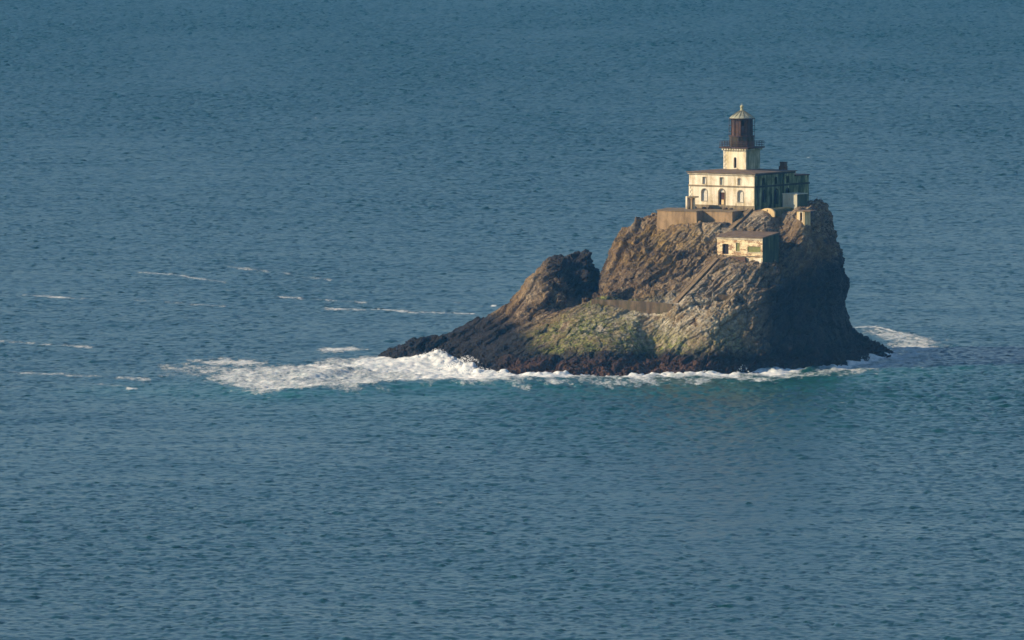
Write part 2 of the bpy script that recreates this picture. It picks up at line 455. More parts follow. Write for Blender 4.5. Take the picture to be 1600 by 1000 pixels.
V, N, QD = V[used], N[used], remap[QD]
x, y, h = V.T
print('rock verts', len(V))

def cells(p, seed):
    """blocky fracture pattern: (random height of the nearest cell, distance to its border)"""
    g = np.random.default_rng(seed)
    tab = g.random((4096, 4)).astype(np.float32)
    i0 = np.floor(p).astype(np.int64)
    d1 = np.full(len(p), 1e9); d2 = np.full(len(p), 1e9); val = np.zeros(len(p))
    for a in (-1, 0, 1):
        for b in (-1, 0, 1):
            for c in (-1, 0, 1):
                ii = i0 + (a, b, c)
                hsh = (ii[:, 0] * 73856093 ^ ii[:, 1] * 19349663 ^ ii[:, 2] * 83492791) & 4095
                r = tab[hsh]
                d = np.sqrt(((ii + r[:, :3] - p) ** 2).sum(1))
                m = d < d1
                d2 = np.where(m, d1, np.minimum(d2, d)); val = np.where(m, r[:, 3], val); d1 = np.where(m, d, d1)
    return val - .5, d2 - d1
# joints and bedding run down to the left
ax1 = np.array([-.66, -.22, -.72]); ax1 /= np.linalg.norm(ax1)
ax2 = np.cross(ax1, [0.35, -.9, 0.1]); ax2 /= np.linalg.norm(ax2); ax3 = np.cross(ax1, ax2)
Q = np.stack([V @ ax1, V @ ax2, V @ ax3], -1)
warp = np.stack([fbm(V / 7 + 3 * j, 3) for j in range(3)], -1)
big = fbm(V / 10.0 + 5, 3, .5)
mid = fbm(V / 3.6 + warp * .8, 5, .6, ridged=True)
grain = fbm(Q * (.10, .62, .62) + warp * .9 + 40, 4, .6, ridged=True)
joint = fbm(Q * (.045, .26, .26) + warp * .8 + 80, 3, .5, ridged=True)
fine = fbm(V / .9 + 60, 3, .62)
cv1, ce1 = cells(Q * (.085, .34, .34) + warp * .5, 1)
cv2, ce2 = cells(Q * (.20, .8, .8) + warp * .7, 2)
cv3, ce3 = cells(Q * (.7, 1.9, 1.9) + warp * 1.0, 3)
upper = sstep(10, 15, h)
apron = np.exp(-(((x + 27) / 20) ** 2 + ((y + 36) / 13) ** 2)) * sstep(14, 11, h)
flat = sstep(28.0, 29.0, h) * sstep(-22, -18, x) * sstep(9, 6, x) * sstep(-14.5, -12.5, y)
low = sstep(3.5, 1.0, h)
fac = (1 - .95 * flat) * (1 - .45 * apron)
sd, szz = stair_near(x, y)
fac *= .12 + .88 * sstep(.8, 2.4, sd)
for fx, fy, r in ((-3.2, -23.5, 5.5), (8.9, -14.5, 2.5), (-15, -9, 4), (-8, -11, 3.5), (2.5, -11.5, 4), (6, -8, 4), (9, -4, 4), (12, 2, 4), (8.5, -16.5, 2.5)):
    fac *= 1 - .65 * np.exp(-((x - fx) ** 2 + (y - fy) ** 2) / r ** 2)
disp = .8 * big + .42 * (mid - .15) + (.3 + .7 * upper) * (grain - .2) + (.3 + 1.7 * upper) * np.minimum(joint - .1, .2)
rough_ = 1 - .55 * apron
disp += rough_ * (1.5 * cv1 - .75 * np.exp(-ce1 / .035) + .36 * cv2 - .14 * np.exp(-ce2 / .05)) + .14 * cv3 - .05 * np.exp(-ce3 / .06) + .20 * fine
disp = disp * fac + low * .25 * fine + sstep(6, 2, h) * (.6 * cv2 + .35 * cv3 + .45 * cv1)
disp = disp - .6 * fac
V2 = V + N * disp[:, None]

# surface masks: guano and lichen, algae, tide-line weed, wetted rock with painted shade
nz = fbm(V / 4.0 + 21, 4, .6)
nz2 = fbm(V / 1.2 + 91, 3, .6)
def blob(cx, cy, cz, rx, ry, rz): return np.exp(-(((x - cx) / rx) ** 2 + ((y - cy) / ry) ** 2 + ((h - cz) / rz) ** 2))
kelp = sstep(3.9, 2.0, h + 1.2 * nz) * sstep(-52, -46, x) * (.35 + .65 * sstep(-2, -16, x))
wet_shade = np.maximum(sstep(5.4, 3.2, h + 1.6 * nz), sstep(-44, -50, x + 2 * nz + .22 * (y + 14)) * sstep(10.0, 8.0, h + .6 * nz))  # tide-wetted foot, and the nose: wetted rock with its shade painted in
wet_shade = np.maximum(wet_shade, .95 * sstep(-4, 4, x + 3 * nz) * sstep(19, 14.5, h - .35 * (x - 4) + 3 * nz))  # shade of the right-hand cliff, painted into the colour mask
wet_shade = np.maximum(wet_shade, .9 * sstep(-42, -39, x + 2 * nz) * sstep(-27, -30, x) * sstep(-8, -3, y) * sstep(7, 9, h))  # the stack's shaded right face, darkened by colour as well
green = np.clip(1.7 * blob(-35, -34, 6.5, 17, 11, 4.8) + .6 * blob(-16, -38, 4, 12, 6, 3.0) + .45 * blob(-6, -36, 8, 5, 6, 4) + 1.2 * blob(-28, -26, 13, 7, 3, 1.2), 0, 1) * sstep(.1, .45, .5 + nz)
pale = np.clip(1.7 * blob(-17, -35, 9.5, 12, 7, 4.5) + .6 * blob(-31, -34, 8.5, 12, 7, 4.0) + .5 * blob(-14, -16, 27, 9, 5, 4) + .35 * blob(-8, -27, 16, 9, 7, 6) + .4 * blob(2, -13, 28, 8, 5, 3) + .4 * blob(-44, -2, 16, 3, 8, 5), 0, 1)
pale = pale * sstep(.15, .6, .5 + nz2 * .8 + nz * .5) * (1 - .9 * sstep(4.5, 2.5, h))
ochre = np.clip(1.3 * blob(-15, -13, 23, 6, 7, 5) + .8 * blob(-23, -6, 24, 6, 8, 6), 0, 1) * sstep(.3, .7, .5 + nz)
rock_me = np_mesh('rock_island', V2, QD, dict(pale=pale, green=green, kelp=kelp, wet_shade=wet_shade, ochre=ochre))
ba = rock_me.attributes.new('bed', 'FLOAT_VECTOR', 'POINT')
ba.data.foreach_set('vector', np.ascontiguousarray(Q * (.10, .9, .9) + warp * .7, dtype=np.float32).ravel())
t = NT('rock', .9, .25)
n1 = t.noise(.28, 9, .72); n2 = t.noise(2.1, 6, .7, ofs=5); n3 = t.noise(1.3, 8, .72, ofs=15)
bedn = t.new('ShaderNodeAttribute'); bedn.attribute_name = 'bed'
bn = t.new('ShaderNodeTexNoise'); bn.inputs['Scale'].default_value = 1.0; bn.inputs['Detail'].default_value = 7; bn.inputs['Roughness'].default_value = .68
t.link(bedn.outputs['Vector'], bn.inputs['Vector'])
bed = bn.outputs['Fac']
n4 = t.noise(3.2, 5, .75, ofs=27)
base = t.ramp(t.math('ADD', t.math('MULTIPLY', n1, .5), t.math('MULTIPLY', bed, .5)), [(.38, (.032, .023, .017)), (.46, (.115, .078, .046)), (.53, (.225, .160, .094)), (.62, (.45, .35, .215))])
base = t.mix(t.ramp(bed, [(.40, .95), (.49, 0.0)]), base, (.022, .018, .017))
base = t.mix(t.ramp(n2, [(.40, .8), (.52, 0.0)]), base, (.030, .024, .023))
base = t.mix(t.math('MULTIPLY', t.ramp(n4, [(.52, 0.0), (.62, 1.0)]), t.ramp(n3, [(.42, 0.0), (.62, .75)])), base, (.50, .44, .33))
base = t.mix(t.math('MULTIPLY', t.attr('ochre'), t.ramp(n2, [(.4, .2), (.6, .9)])), base, (.42, .28, .08))
pf = t.math('MULTIPLY', t.attr('pale'), t.ramp(t.noise(1.6, 8, .72, ofs=7), [(.36, .2), (.52, 1.0)]), clamp=True)
base = t.mix(pf, base, t.ramp(n2, [(.33, (.30, .24, .14)), (.46, (.60, .53, .39)), (.58, (.84, .78, .62))]))
gf = t.math('MULTIPLY', t.attr('green'), t.ramp(t.noise(1.1, 8, .72, ofs=3), [(.36, .1), (.56, 1.0)]), clamp=True)
base = t.mix(gf, base, t.ramp(n3, [(.39, (.014, .030, .007)), (.50, (.080, .112, .020)), (.62, (.36, .38, .10))]))
wet_shade_c = t.ramp(n1, [(.35, (.005, .006, .010)), (.65, (.014, .015, .019))])  # bluish black for wetted rock and for the painted shade
base = t.mix(t.math('MULTIPLY', t.attr('wet_shade'), .95), base, wet_shade_c)
kc = t.ramp(n3, [(.35, (.030, .015, .010)), (.52, (.085, .041, .024)), (.66, (.16, .085, .047))])
base = t.mix(t.math('MULTIPLY', t.attr('kelp'), .92), base, kc)
base = t.mix(t.math('MULTIPLY', t.ramp(t.noise(.16, 3, .6, ofs=44), [(.45, 0.0), (.65, .5)]), t.math('SUBTRACT', 1.0, t.attr('wet_shade'), clamp=True)), base, (.26, .17, .075))
t.color(base)
hb = t.math('ADD', t.math('ADD', t.noise(2.4, 9, .8, ofs=2), t.math('MULTIPLY', t.noise(1.0, 6, .7, ofs=12), .8)), t.math('MULTIPLY', bed, 1.6))
t.bump(hb, 1.0, .45)
t.put(t.b.inputs['Roughness'], t.math('SUBTRACT', .92, t.math('MULTIPLY', t.attr('wet_shade'), .30)))
rock_me.shade_flat()
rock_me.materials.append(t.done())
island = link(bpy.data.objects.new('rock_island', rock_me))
tag(island, 'steep brown basalt island with a green and dark wetted foot in the sea', kind='structure')

# ---------------------------------------------------------------- the sea
def fft_field(L, n, seed, wind, lam_lo, lam_hi, spread, amp_rms, choppy=1.0):
    g = np.random.default_rng(seed)
    kk = 2 * np.pi * np.fft.fftfreq(n, L / n)
    KX, KY = np.meshgrid(kk, kk)
    K = np.hypot(KX, KY); K[0, 0] = 1
    lam = 2 * np.pi / K
    kp = 2 * np.pi / lam_hi
    S = np.exp(-1.0 * (kp / K) ** 2) / K ** 4 * np.exp(-(lam_lo / lam) ** 2 * .6)
    ca = (KX * math.cos(wind) + KY * math.sin(wind)) / K
    S = S * (np.abs(ca) ** spread + .04)
    S[0, 0] = 0
    A = np.sqrt(S) * (g.normal(size=(n, n)) + 1j * g.normal(size=(n, n)))
    hgt = np.fft.ifft2(A).real
    s = amp_rms / hgt.std()
    dx = np.fft.ifft2(-1j * KX / K * A).real * s * choppy
    dy = np.fft.ifft2(-1j * KY / K * A).real * s * choppy
    return [a.astype(np.float32) for a in (hgt * s, dx, dy)], L, n
def sample(field, px, py, rot=0.0):
    (arrs, L, n) = field
    c, s = math.cos(rot), math.sin(rot)
    u = ((px * c + py * s) / L * n); v = ((-px * s + py * c) / L * n)
    iu = np.floor(u).astype(np.int32); iv = np.floor(v).astype(np.int32)
    fu = (u - iu).astype(np.float32); fv = (v - iv).astype(np.float32)
    iu0, iv0 = iu % n, iv % n; iu1, iv1 = (iu0 + 1) % n, (iv0 + 1) % n
    o = []
    for a in arrs:
        o.append((a[iv0, iu0] * (1 - fu) + a[iv0, iu1] * fu) * (1 - fv) + (a[iv1, iu0] * (1 - fu) + a[iv1, iu1] * fu) * fv)
    hh, du, dv = o
    return hh, du * c - dv * s, du * s + dv * c
chop_a = fft_field(113.0, 1024, 1, R(70), .6, 3.0, .3, .06, 1.0)
chop_b = fft_field(241.0, 1024, 2, R(100), 1.4, 7.5, .6, .12, 1.0)
swell = fft_field(977.0, 512, 3, R(82), 14.0, 75.0, 3.0, .42, .6)

th = np.concatenate([-R(4.0) - np.cumsum(R(.012) * 1.06 ** np.arange(90))[::-1], np.arange(-R(4.0), R(4.0), 1.85e-4), R(4.0) + np.cumsum(R(.012) * 1.06 ** np.arange(90))])
th = th[np.abs(th) < R(35)]
dd = [1170.0]
while dd[-1] < 5900: dd.append(dd[-1] + .62 * (dd[-1] / 1300) ** .62)
pre = list(np.linspace(150, 1165, 60)); post = list(np.geomspace(5950, 14000, 40))
dd = np.array(pre + dd + post)
TT, DD = np.meshgrid(th, dd)
sx = (CAM_X + DD * np.tan(TT)).ravel(); sy = (CAM_Y + DD).ravel()
tr, dr = TT.ravel(), DD.ravel()
fade = sstep(R(8.0), R(4.6), np.abs(tr)) * sstep(1120, 1168, dr) * sstep(7500, 5800, dr)
hz, ox, oy = np.zeros((3, len(sx)), dtype=np.float32)
cat = fbm(np.stack([sx / 2.6, sy / 6.5, sx * 0 + 2], -1), 4, .65)
cat = .55 + 2.0 * np.clip(cat + .04, 0, 1) ** 1.2
far = sstep(1500, 4200, dr)
gust = .5 + .9 * fbm(np.stack([sx / 110, sy / 300, sx * 0], -1), 3, .55)
gust = np.clip(gust, .1, 1.3)
near_rock = np.exp(-(((sx + 10) / 85) ** 2 + ((sy + 120) / 130) ** 2)).astype(np.float32)
cat = cat * (1 + .35 * far) + .38 * near_rock
for fld, rot, am in ((chop_a, R(8), cat * (.8 + 1.05 * gust) * (1 + .9 * far)), (chop_b, R(-11), (.25 + .4 * cat) * (.33 + .62 * gust) * (1 + 2.0 * far + .9 * near_rock)), (swell, R(3), .3 + 0 * gust)):
    a, b, c = sample(fld, sx, sy, rot)
    a, b, c = a * am, b * am, c * am
    hz += a; ox += b; oy += c
hz *= fade; ox *= fade; oy *= fade

# foam: where the surf breaks, drawn on the water itself
def seg_dist(qx, qy, line):
    best = np.full(len(qx), 1e9); par = np.zeros(len(qx)); off = 0
    for (x0, y0), (x1, y1) in zip(line, line[1:]):
        vx, vy = x1 - x0, y1 - y0; L2 = vx * vx + vy * vy
        tt = np.clip(((qx - x0) * vx + (qy - y0) * vy) / L2, 0, 1)
        d = np.hypot(qx - x0 - tt * vx, qy - y0 - tt * vy)
        m = d < best
        best = np.where(m, d, best); par = np.where(m, off + tt, par); off += 1
    return best, par / max(off, 1)
def poly_dist(qx, qy, poly):
    """signed distance, positive inside"""
    ins = np.zeros(len(qx), bool)
    for (x0, y0), (x1, y1) in zip(poly, poly[1:] + poly[:1]):
        c = ((y0 > qy) != (y1 > qy)) & (qx < (x1 - x0) * (qy - y0) / (y1 - y0 + 1e-12) + x0)
        ins ^= c
    d, _ = seg_dist(qx, qy, poly + poly[:1])
    return np.where(ins, d, -d)
zone = (sx > -170) & (sx < 75) & (sy > -260) & (sy < 420)
zi = np.nonzero(zone)[0]
zx, zy = sx[zi] , sy[zi]
YS = 1 / 4.0                              # foam is judged with depth squeezed, as the wash spreads along the swell
foam = np.zeros(len(zi)); aer = np.zeros(len(zi)); lump = np.zeros(len(zi)); raise_ = np.zeros(len(zi))
sq = lambda L: [(a, b * YS) for a, b in [G(*p) for p in L]]
wob = fbm(np.stack([zx / 7, zy / 22, zx * 0], -1), 4, .6)
def area(outline, soft, strength, nz_amt=3.0):
    d = poly_dist(zx, zy * YS, sq(outline)) + wob * nz_amt
    return strength * sstep(-soft, soft, d), d
def line(pl, w, strength, w2=None):
    d, p = seg_dist(zx, zy * YS, sq(pl))
    ww = w if w2 is None else w + (w2 - w) * p
    return strength * np.exp(-((d + wob * ww * .9) / ww) ** 2)
main_out = [(600, 553), (690, 545), (770, 575), (830, 588), (1010, 584), (1012, 592), (930, 598), (800, 606), (740, 606), (640, 608), (560, 614), (470, 618), (420, 621), (385, 616), (345, 604), (320, 596), (350, 586), (340, 572), (420, 570), (520, 560)]
a, dm = area(main_out, 4.5, .68, 6.0)
foam = np.maximum(foam, a); lump = np.maximum(lump, sstep(-3, 6, dm))
a, _ = area([(285, 562), (340, 559), (430, 564), (420, 574), (330, 570)], 3, .75); foam = np.maximum(foam, a)
a, _ = area([(500, 543), (560, 539), (575, 546), (500, 552)], 2.5, .72); foam = np.maximum(foam, a)
a, _ = area([(230, 566), (330, 562), (420, 575), (350, 600), (250, 590)], 6, .50); foam = np.maximum(foam, a)
a, _ = area([(470, 574), (600, 556), (700, 556), (770, 577), (850, 590), (800, 603), (700, 604), (600, 606), (520, 612), (400, 618), (420, 604), (560, 596), (640, 588), (560, 582)], 4.0, .98, 5.0); foam = np.maximum(foam, a)
# thin wash along the front of the rock
for pl, w, s, w2 in (([(745, 574), (800, 592), (860, 594), (920, 586), (960, 585), (1010, 591)], 3.2, 1.0, 2.2),
                 ([(880, 582), (930, 583), (970, 583), (1040, 588), (1100, 587), (1145, 584)], 2.6, 1.0, 2.0),
                 ([(1140, 585), (1160, 581), (1200, 584), (1240, 579), (1270, 573), (1310, 574), (1350, 566), (1392, 556)], 2.4, 1.0, 2.0),
                 ([(1250, 578), (1290, 573), (1330, 577)], 1.2, .7, .8), ([(1160, 583), (1230, 586), (1290, 583)], 1.2, .55, .7),
                 ([(1340, 514), (1365, 513), (1400, 519)], .9, .9, .5), ([(1392, 551), (1420, 540), (1440, 530)], 1.0, .7, .6), ([(1310, 576), (1360, 574), (1420, 566), (1470, 560)], 1.4, .66, .9), ([(1345, 566), (1400, 560), (1440, 552)], 1.4, .8, 1.0)):
    foam = np.maximum(foam, line(pl, w, s, w2))
for pl, w, s, w2 in (([(800, 596), (900, 598), (1000, 597), (1100, 592), (1200, 589), (1300, 582), (1400, 568), (1470, 556)], 5.5, .50, 4.5), ([(900, 604), (1000, 602), (1080, 598)], 2.0, .42, 1.5)):
    foam = np.maximum(foam, line(pl, w, s, w2))
a, _ = area([(1335, 512), (1375, 510), (1430, 520), (1490, 533), (1470, 548), (1430, 566), (1350, 580), (1380, 560), (1395, 548), (1360, 525)], 5, .62); foam = np.maximum(foam, a)
for pl, w, s, w2 in (([(222, 425), (262, 428), (300, 434), (350, 442)], 1.1, .53, .7), ([(355, 416), (400, 421), (450, 427)], 1.4, .5, 1.0), ([(36, 461), (70, 463), (135, 468)], 1.1, .51, .8),
                 ([(262, 473), (300, 476), (350, 478)], 1.1, .5, .8), ([(515, 482), (560, 484), (600, 483), (650, 488), (740, 490)], 1.4, .55, 1.0), ([(195, 469), (230, 471)], .6, .5, .4),
                 ([(435, 465), (500, 468), (570, 472)], 1.3, .50, 1.0), ([(470, 433), (520, 438)], 1.3, .48, 1.0), ([(690, 470), (760, 478)], .6, .4, .5),
                 ([(15, 580), (60, 584), (140, 589), (230, 595)], 1.6, .49, 1.3), ([(0, 533), (60, 538), (140, 544)], 1.4, .47, 1.0), ([(150, 600), (215, 607)], .9, .5, .6), ([(0, 603), (60, 605)], .6, .4, .5),
                 ([(240, 572), (300, 580)], 1.0, .45, .8), ([(1555, 395), (1600, 398)], .5, .35, .4)):
    foam = np.maximum(foam, line(pl, w, s, w2))
# scattered whitecaps
caps = [(772, 476, .55, 1.0), (493, 184, .35, .9), (90, 149, .35, .9), (1262, 247, .6, 1.0), (830, 177, .3, .6), (1390, 195, .5, .7), (1288, 588, .5, 1.0), (1374, 598, .5, .9), (1498, 560, .5, .8), (1545, 556, .6, .8), (1510, 584, .5, .6), (206, 608, 1.1, .9), (1090, 600, .8, .7), (688, 786, .4, .6), (1316, 628, .5, .6), (975, 905, .3, .4), (620, 925, .4, .4), (1230, 600, .6, .6), (1440, 575, .8, .6), (300, 92, .3, .5), (1150, 590, .7, .9)]
zone_all = None
foam_full = np.zeros(len(sx), dtype=np.float32)
foam_full[zi] = foam
for px, py, w, s in caps:
    cx_, cy_ = G(px, py)
    m = (np.abs(sx - cx_) < w * 9) & (np.abs(sy - cy_) < w * 24)
    mi = np.nonzero(m)[0]
    e = np.exp(-(((sx[mi] - cx_) / (w * 1.3)) ** 2 + ((sy[mi] - cy_) / (w * 4.0)) ** 2))
    foam_full[mi] = np.maximum(foam_full[mi], s * e)
# greener, aerated water round the surf
ad, _ = area([(150, 605), (330, 596), (420, 612), (560, 606), (760, 598), (1010, 590), (1150, 584), (1390, 560), (1500, 545), (1560, 575), (1350, 605), (1150, 622), (900, 628), (600, 632), (400, 632), (250, 622), (120, 615)], 7, 1.0)
aer = np.maximum(aer, ad * .55)
ad, _ = area([(250, 612), (600, 606), (1000, 596), (1390, 566), (1560, 560), (1590, 620), (1450, 680), (1150, 700), (800, 690), (400, 660)], 14, 1.0)
aer = np.maximum(aer, ad * .18)
for pl, w, s in (([(360, 612), (420, 622), (480, 620), (560, 616), (640, 609), (720, 607), (800, 606)], 1.5, 1.0), ([(560, 580), (600, 577), (640, 575)], 1.0, .9), ([(230, 612), (300, 614), (380, 617)], 1.8, .6), ([(1150, 596), (1220, 590), (1300, 582)], 2.2, .7), ([(345, 606), (375, 608)], 1.6, .8), ([(480, 594), (560, 590)], 1.0, .7)):
    aer = np.maximum(aer, line(pl, w, s))
aer_full = np.zeros(len(sx), dtype=np.float32); aer_full[zi] = aer
# the water piles up where it breaks
lf = np.zeros(len(zi))
lz = np.stack([zx / 2.1, zy / 3.4, zx * 0], -1)
lf += lump * (.55 * fbm(lz * .6, 5, .62) + .18 * fbm(lz * 2.2, 3, .6, ridged=True))
for px0, py0, hh_, rx_, ry_ in ((655, 566, .7, 3.4, 7), (684, 567, 1.25, 2.2, 5), (704, 572, 1.0, 2.6, 7), (730, 579, 1.5, 2.6, 6), (748, 586, .8, 3.0, 6), (772, 592, .5, 3, 6)):
    cx0, cy0 = G(px0, py0)
    q_ = np.exp(-(((zx - cx0) / rx_) ** 2 + ((zy - cy0) / ry_) ** 2))
    lf += hh_ * q_ * (.8 + 1.5 * fbm(np.stack([zx / 1.3, zy / 2.2, zx * 0], -1), 5, .75)); foam = np.maximum(foam, np.clip(q_ * 2, 0, 1))
foam_full[zi] = np.maximum(foam_full[zi], foam)
d, p = seg_dist(zx, zy * YS, sq([(330, 607), (400, 617), (470, 616), (560, 610), (640, 604), (740, 602), (830, 600), (930, 598), (1040, 598)]))
side = np.exp(-(d / 2.8) ** 2) * np.minimum(1, 4 * np.minimum(p, 1 - p))
lf += 1.15 * side
d, p = seg_dist(zx, zy * YS, sq([(480, 592), (560, 578), (640, 572), (700, 569)]))
lf += .8 * np.exp(-(d / 2.0) ** 2)
d, p = seg_dist(zx, zy * YS, sq([(745, 580), (800, 591), (860, 592), (930, 583), (1000, 586), (1100, 585), (1150, 582), (1240, 578), (1310, 573), (1390, 554)]))
lf += np.exp(-(d / 1.5) ** 2) * np.clip(.35 + 1.6 * fbm(np.stack([zx / 4.0, zy / 9, zx * 0 + 7], -1), 4, .65), 0, 2)
hz[zi] += lf
S3 = np.stack([sx + ox, sy + oy, hz], -1)
sea_me = np_mesh('sea', S3, grid_quads(len(dd), len(th)), dict(foam=foam_full, aer=aer_full, far=far))
t = NT('sea_water', .12, .5)
t.b.inputs['IOR'].default_value = 1.333
deep = t.mix(t.attr('aer'), (.006, .043, .050), (.011, .098, .096))
fn = t.noise(.38, 9, .78, (1, .36, 1), ofs=3); fn2 = t.noise(1.9, 6, .7, (1, .5, 1), ofs=8)
fm = t.math('ADD', t.attr('foam'), t.math('MULTIPLY', t.math('SUBTRACT', t.math('ADD', t.math('MULTIPLY', fn, .7), t.math('MULTIPLY', fn2, .3)), .5), 2.3))
fm = t.math('MULTIPLY', t.ramp(fm, [(.40, 0.0), (.56, .5), (.92, 1.0)]), t.math('MULTIPLY', t.attr('foam'), 4.0, clamp=True), clamp=True)
fc = t.mix(t.ramp(t.noise(.9, 6, .7, (1, .5, 1), ofs=21), [(.35, 0.0), (.65, 1.0)]), (.50, .60, .62), (.84, .83, .80))
t.color(t.mix(fm, deep, fc))
t.put(t.b.inputs['Roughness'], t.math('ADD', t.math('MULTIPLY', fm, .6), t.math('ADD', .28, t.math('MULTIPLY', t.attr('far'), .10))))
t.put(t.b.inputs['Specular IOR Level'], t.math('SUBTRACT', .5, t.math('MULTIPLY', fm, .45)))
bh = t.math('ADD', t.noise(1.4, 4, .62, (1, .8, 1)), t.math('MULTIPLY', fm, .6))
t.bump(bh, .5, .10)
sea_me.materials.append(t.done())
sea = link(bpy.data.objects.new('sea', sea_me))
tag(sea, 'blue green ocean with short chop, long swell and white wash round the rock', kind='structure')

# ---------------------------------------------------------------- the lighthouse
RZ = R(-33)
FR = lambda x, d, z: (x, d, z)
def hood(pts_outer, pts_inner): return pts_outer, pts_inner
Z0 = 30.05
LH = thing('lighthouse', 'white stone lighthouse with a short square tower and rusted lantern, crowning the rock', 'lighthouse', (-6.54, -1.91, Z0), RZ)
SD = lambda s, d, z: (7.5 - d, s, z)
up = [(-4.0, .82, 4.12, 5.52), (0.0, .9, 4.05, 5.55), (4.0, .72, 4.1, 5.45)]
lo = [(-4.0, 1.3, .85, 3.2), (0.0, 1.4, .12, 3.25), (4.3, 1.3, .8, 3.1)]
holes = [arch(c, w, a, b, rise=.12) for c, w, a, b in up] + [arch(c, w, a, b) for c, w, a, b in lo]
bm = bmesh.new(); pierced(bm, [(-7.5, -.6), (7.5, -.6), (7.5, 6.3), (-7.5, 6.3)], holes, .38, FR)
obj('front_wall', bm, M['white_wall'], LH)
sup = [(3.3, .8, 4.15, 5.45), (8.0, .8, 4.15, 5.45), (12.4, .8, 4.15, 5.45)]
slo = [(3.6, 1.3, .8, 3.1), (8.1, 1.4, .3, 3.15), (12.4, 1.3, .8, 3.1)]
bm = bmesh.new(); pierced(bm, [(0, -.6), (15, -.6), (15, 6.3), (0, 6.3)], [arch(c, w, a, b, rise=.12) for c, w, a, b in sup] + [arch(c, w, a, b) for c, w, a, b in slo], .38, SD)
obj('side_wall', bm, M['mossy_wall'], LH)
bm = bmesh.new()
for q in (((-7.5, 0, -.6), (-7.5, 15, -.6), (-7.5, 15, 6.3), (-7.5, 0, 6.3)), ((-7.5, 15, -.6), (7.5, 15, -.6), (7.5, 15, 6.3), (-7.5, 15, 6.3))):
    bm.faces.new([bm.verts.new(v) for v in q])
obj('rear_wall', bm, M['tower_mossy'], LH)
def window(cx, w, z0, z1, rise, frame, board, fmat, parent, name='window', sub='pane', t_=.13):
    bm = bmesh.new()
    ring_plate(bm, arch(cx, w + 2 * t_, z0 - t_, z1 + t_, rise=rise + t_ if rise > .2 else rise), arch(cx, w - .02, z0 + .01, z1 - .01, rise=rise), -.05, .1, frame)
    o = obj(name, bm, fmat, parent)
    bm = bmesh.new(); plate(bm, arch(cx, w + .02, z0 - .01, z1 + .01, rise=rise), .30, .40, frame)
    obj(sub, bm, board, o)
    return o
for i, (c, w, a, b) in enumerate(up):
    window(c, w, a, b, .12, FR, M['board'] if i != 1 else M['shed_wall'], M['trim'], LH, t_=.07)
for i, (c, w, a, b) in enumerate(lo):
    if i == 1: continue
    window(c, w, a, b, w / 2, FR, M['board'], M['board_frame'], LH)
# the door: dark leaf below a pale arched light
c, w, a, b = lo[1]
bm = bmesh.new(); ring_plate(bm, arch(c, w + .34, a - .02, b + .17, rise=w / 2 + .17), arch(c, w - .02, a - .01, b - .01, rise=w / 2), -.06, .1, FR)
dr_ = obj('door', bm, M['course'], LH)
bm = bmesh.new(); box(bm, c - .7, c + .7, .32, .40, a - .05, 2.55); obj('door_leaf', bm, M['door'], dr_)
bm = bmesh.new(); plate(bm, arch(c, w + .02, 2.58, b + .01, rise=.66), .26, .36, FR); obj('fanlight', bm, M['board'], dr_)
bm = bmesh.new(); box(bm, c - .2, c + .32, .24, .318, a + .1, 1.15); obj('loose_board', bm, M['vault_wall'], dr_)
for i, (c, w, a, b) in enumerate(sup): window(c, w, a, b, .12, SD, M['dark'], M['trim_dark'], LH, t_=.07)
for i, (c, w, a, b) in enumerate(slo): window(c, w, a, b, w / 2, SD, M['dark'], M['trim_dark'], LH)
# stone trim
bm = bmesh.new()
box(bm, -7.72, 7.72, -.22, -.004, 6.0, 6.33); box(bm, -7.72, -7.504, -.004, 15.2, 6.0, 6.33); box(bm, -7.504, 7.72, 15.004, 15.22, 6.0, 6.33)
obj('cornice', bm, M['trim'], LH)
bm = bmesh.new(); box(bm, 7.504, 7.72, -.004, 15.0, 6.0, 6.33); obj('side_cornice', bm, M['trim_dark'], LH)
bm = bmesh.new(); box(bm, -7.62, 7.62, -.12, -.004, 3.66, 3.93); box(bm, -7.62, -7.504, -.004, 15, 3.66, 3.93); obj('string_course', bm, M['course'], LH)
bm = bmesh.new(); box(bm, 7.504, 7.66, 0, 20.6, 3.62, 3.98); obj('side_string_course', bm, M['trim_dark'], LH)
bm = bmesh.new(); box(bm, -7.6, 7.6, -.10, -.004, -1.2, .08); obj('plinth', bm, M['course'], LH)
def quoins(cx, sgn, z0, z1, n, fx, wl, ws, mat, parent):
    bm = bmesh.new(); hh = (z1 - z0) / n
    for k in range(n):
        ww = wl if k % 2 == 0 else ws
        xa, xb = (cx, cx + ww) if sgn > 0 else (cx - ww, cx)
        box(bm, xa, xb, fx - .09, fx - .003, z0 + k * hh + .02, z0 + (k + 1) * hh - .02)
    return obj('quoins', bm, mat, parent)
quoins(-7.5, 1, .1, 3.62, 8, 0, .62, .34, M['tower_wall'], LH)
quoins(7.5, -1, .1, 3.62, 8, 0, .62, .34, M['tower_wall'], LH)
# low hipped roof
bm = bmesh.new()
e = [bm.verts.new(v) for v in ((-7.95, -.45, 6.5), (7.95, -.45, 6.5), (7.95, 15.45, 6.5), (-7.95, 15.45, 6.5))]
b_ = [bm.verts.new(v) for v in ((-7.95, -.45, 6.335), (7.95, -.45, 6.335), (7.95, 15.45, 6.335), (-7.95, 15.45, 6.335))]
t4 = [bm.verts.new(v) for v in ((-2.5, 5.0, 6.92), (2.5, 5.0, 6.92), (2.5, 10.0, 6.92), (-2.5, 10.0, 6.92))]
for i in range(4):
    j = (i + 1) % 4
    bm.faces.new((e[i], e[j], t4[j], t4[i])); bm.faces.new((b_[i], b_[j], e[j], e[i]))
bm.faces.new(t4); bm.faces.new(b_[::-1])
obj('roof', bm, M['roof'], LH)
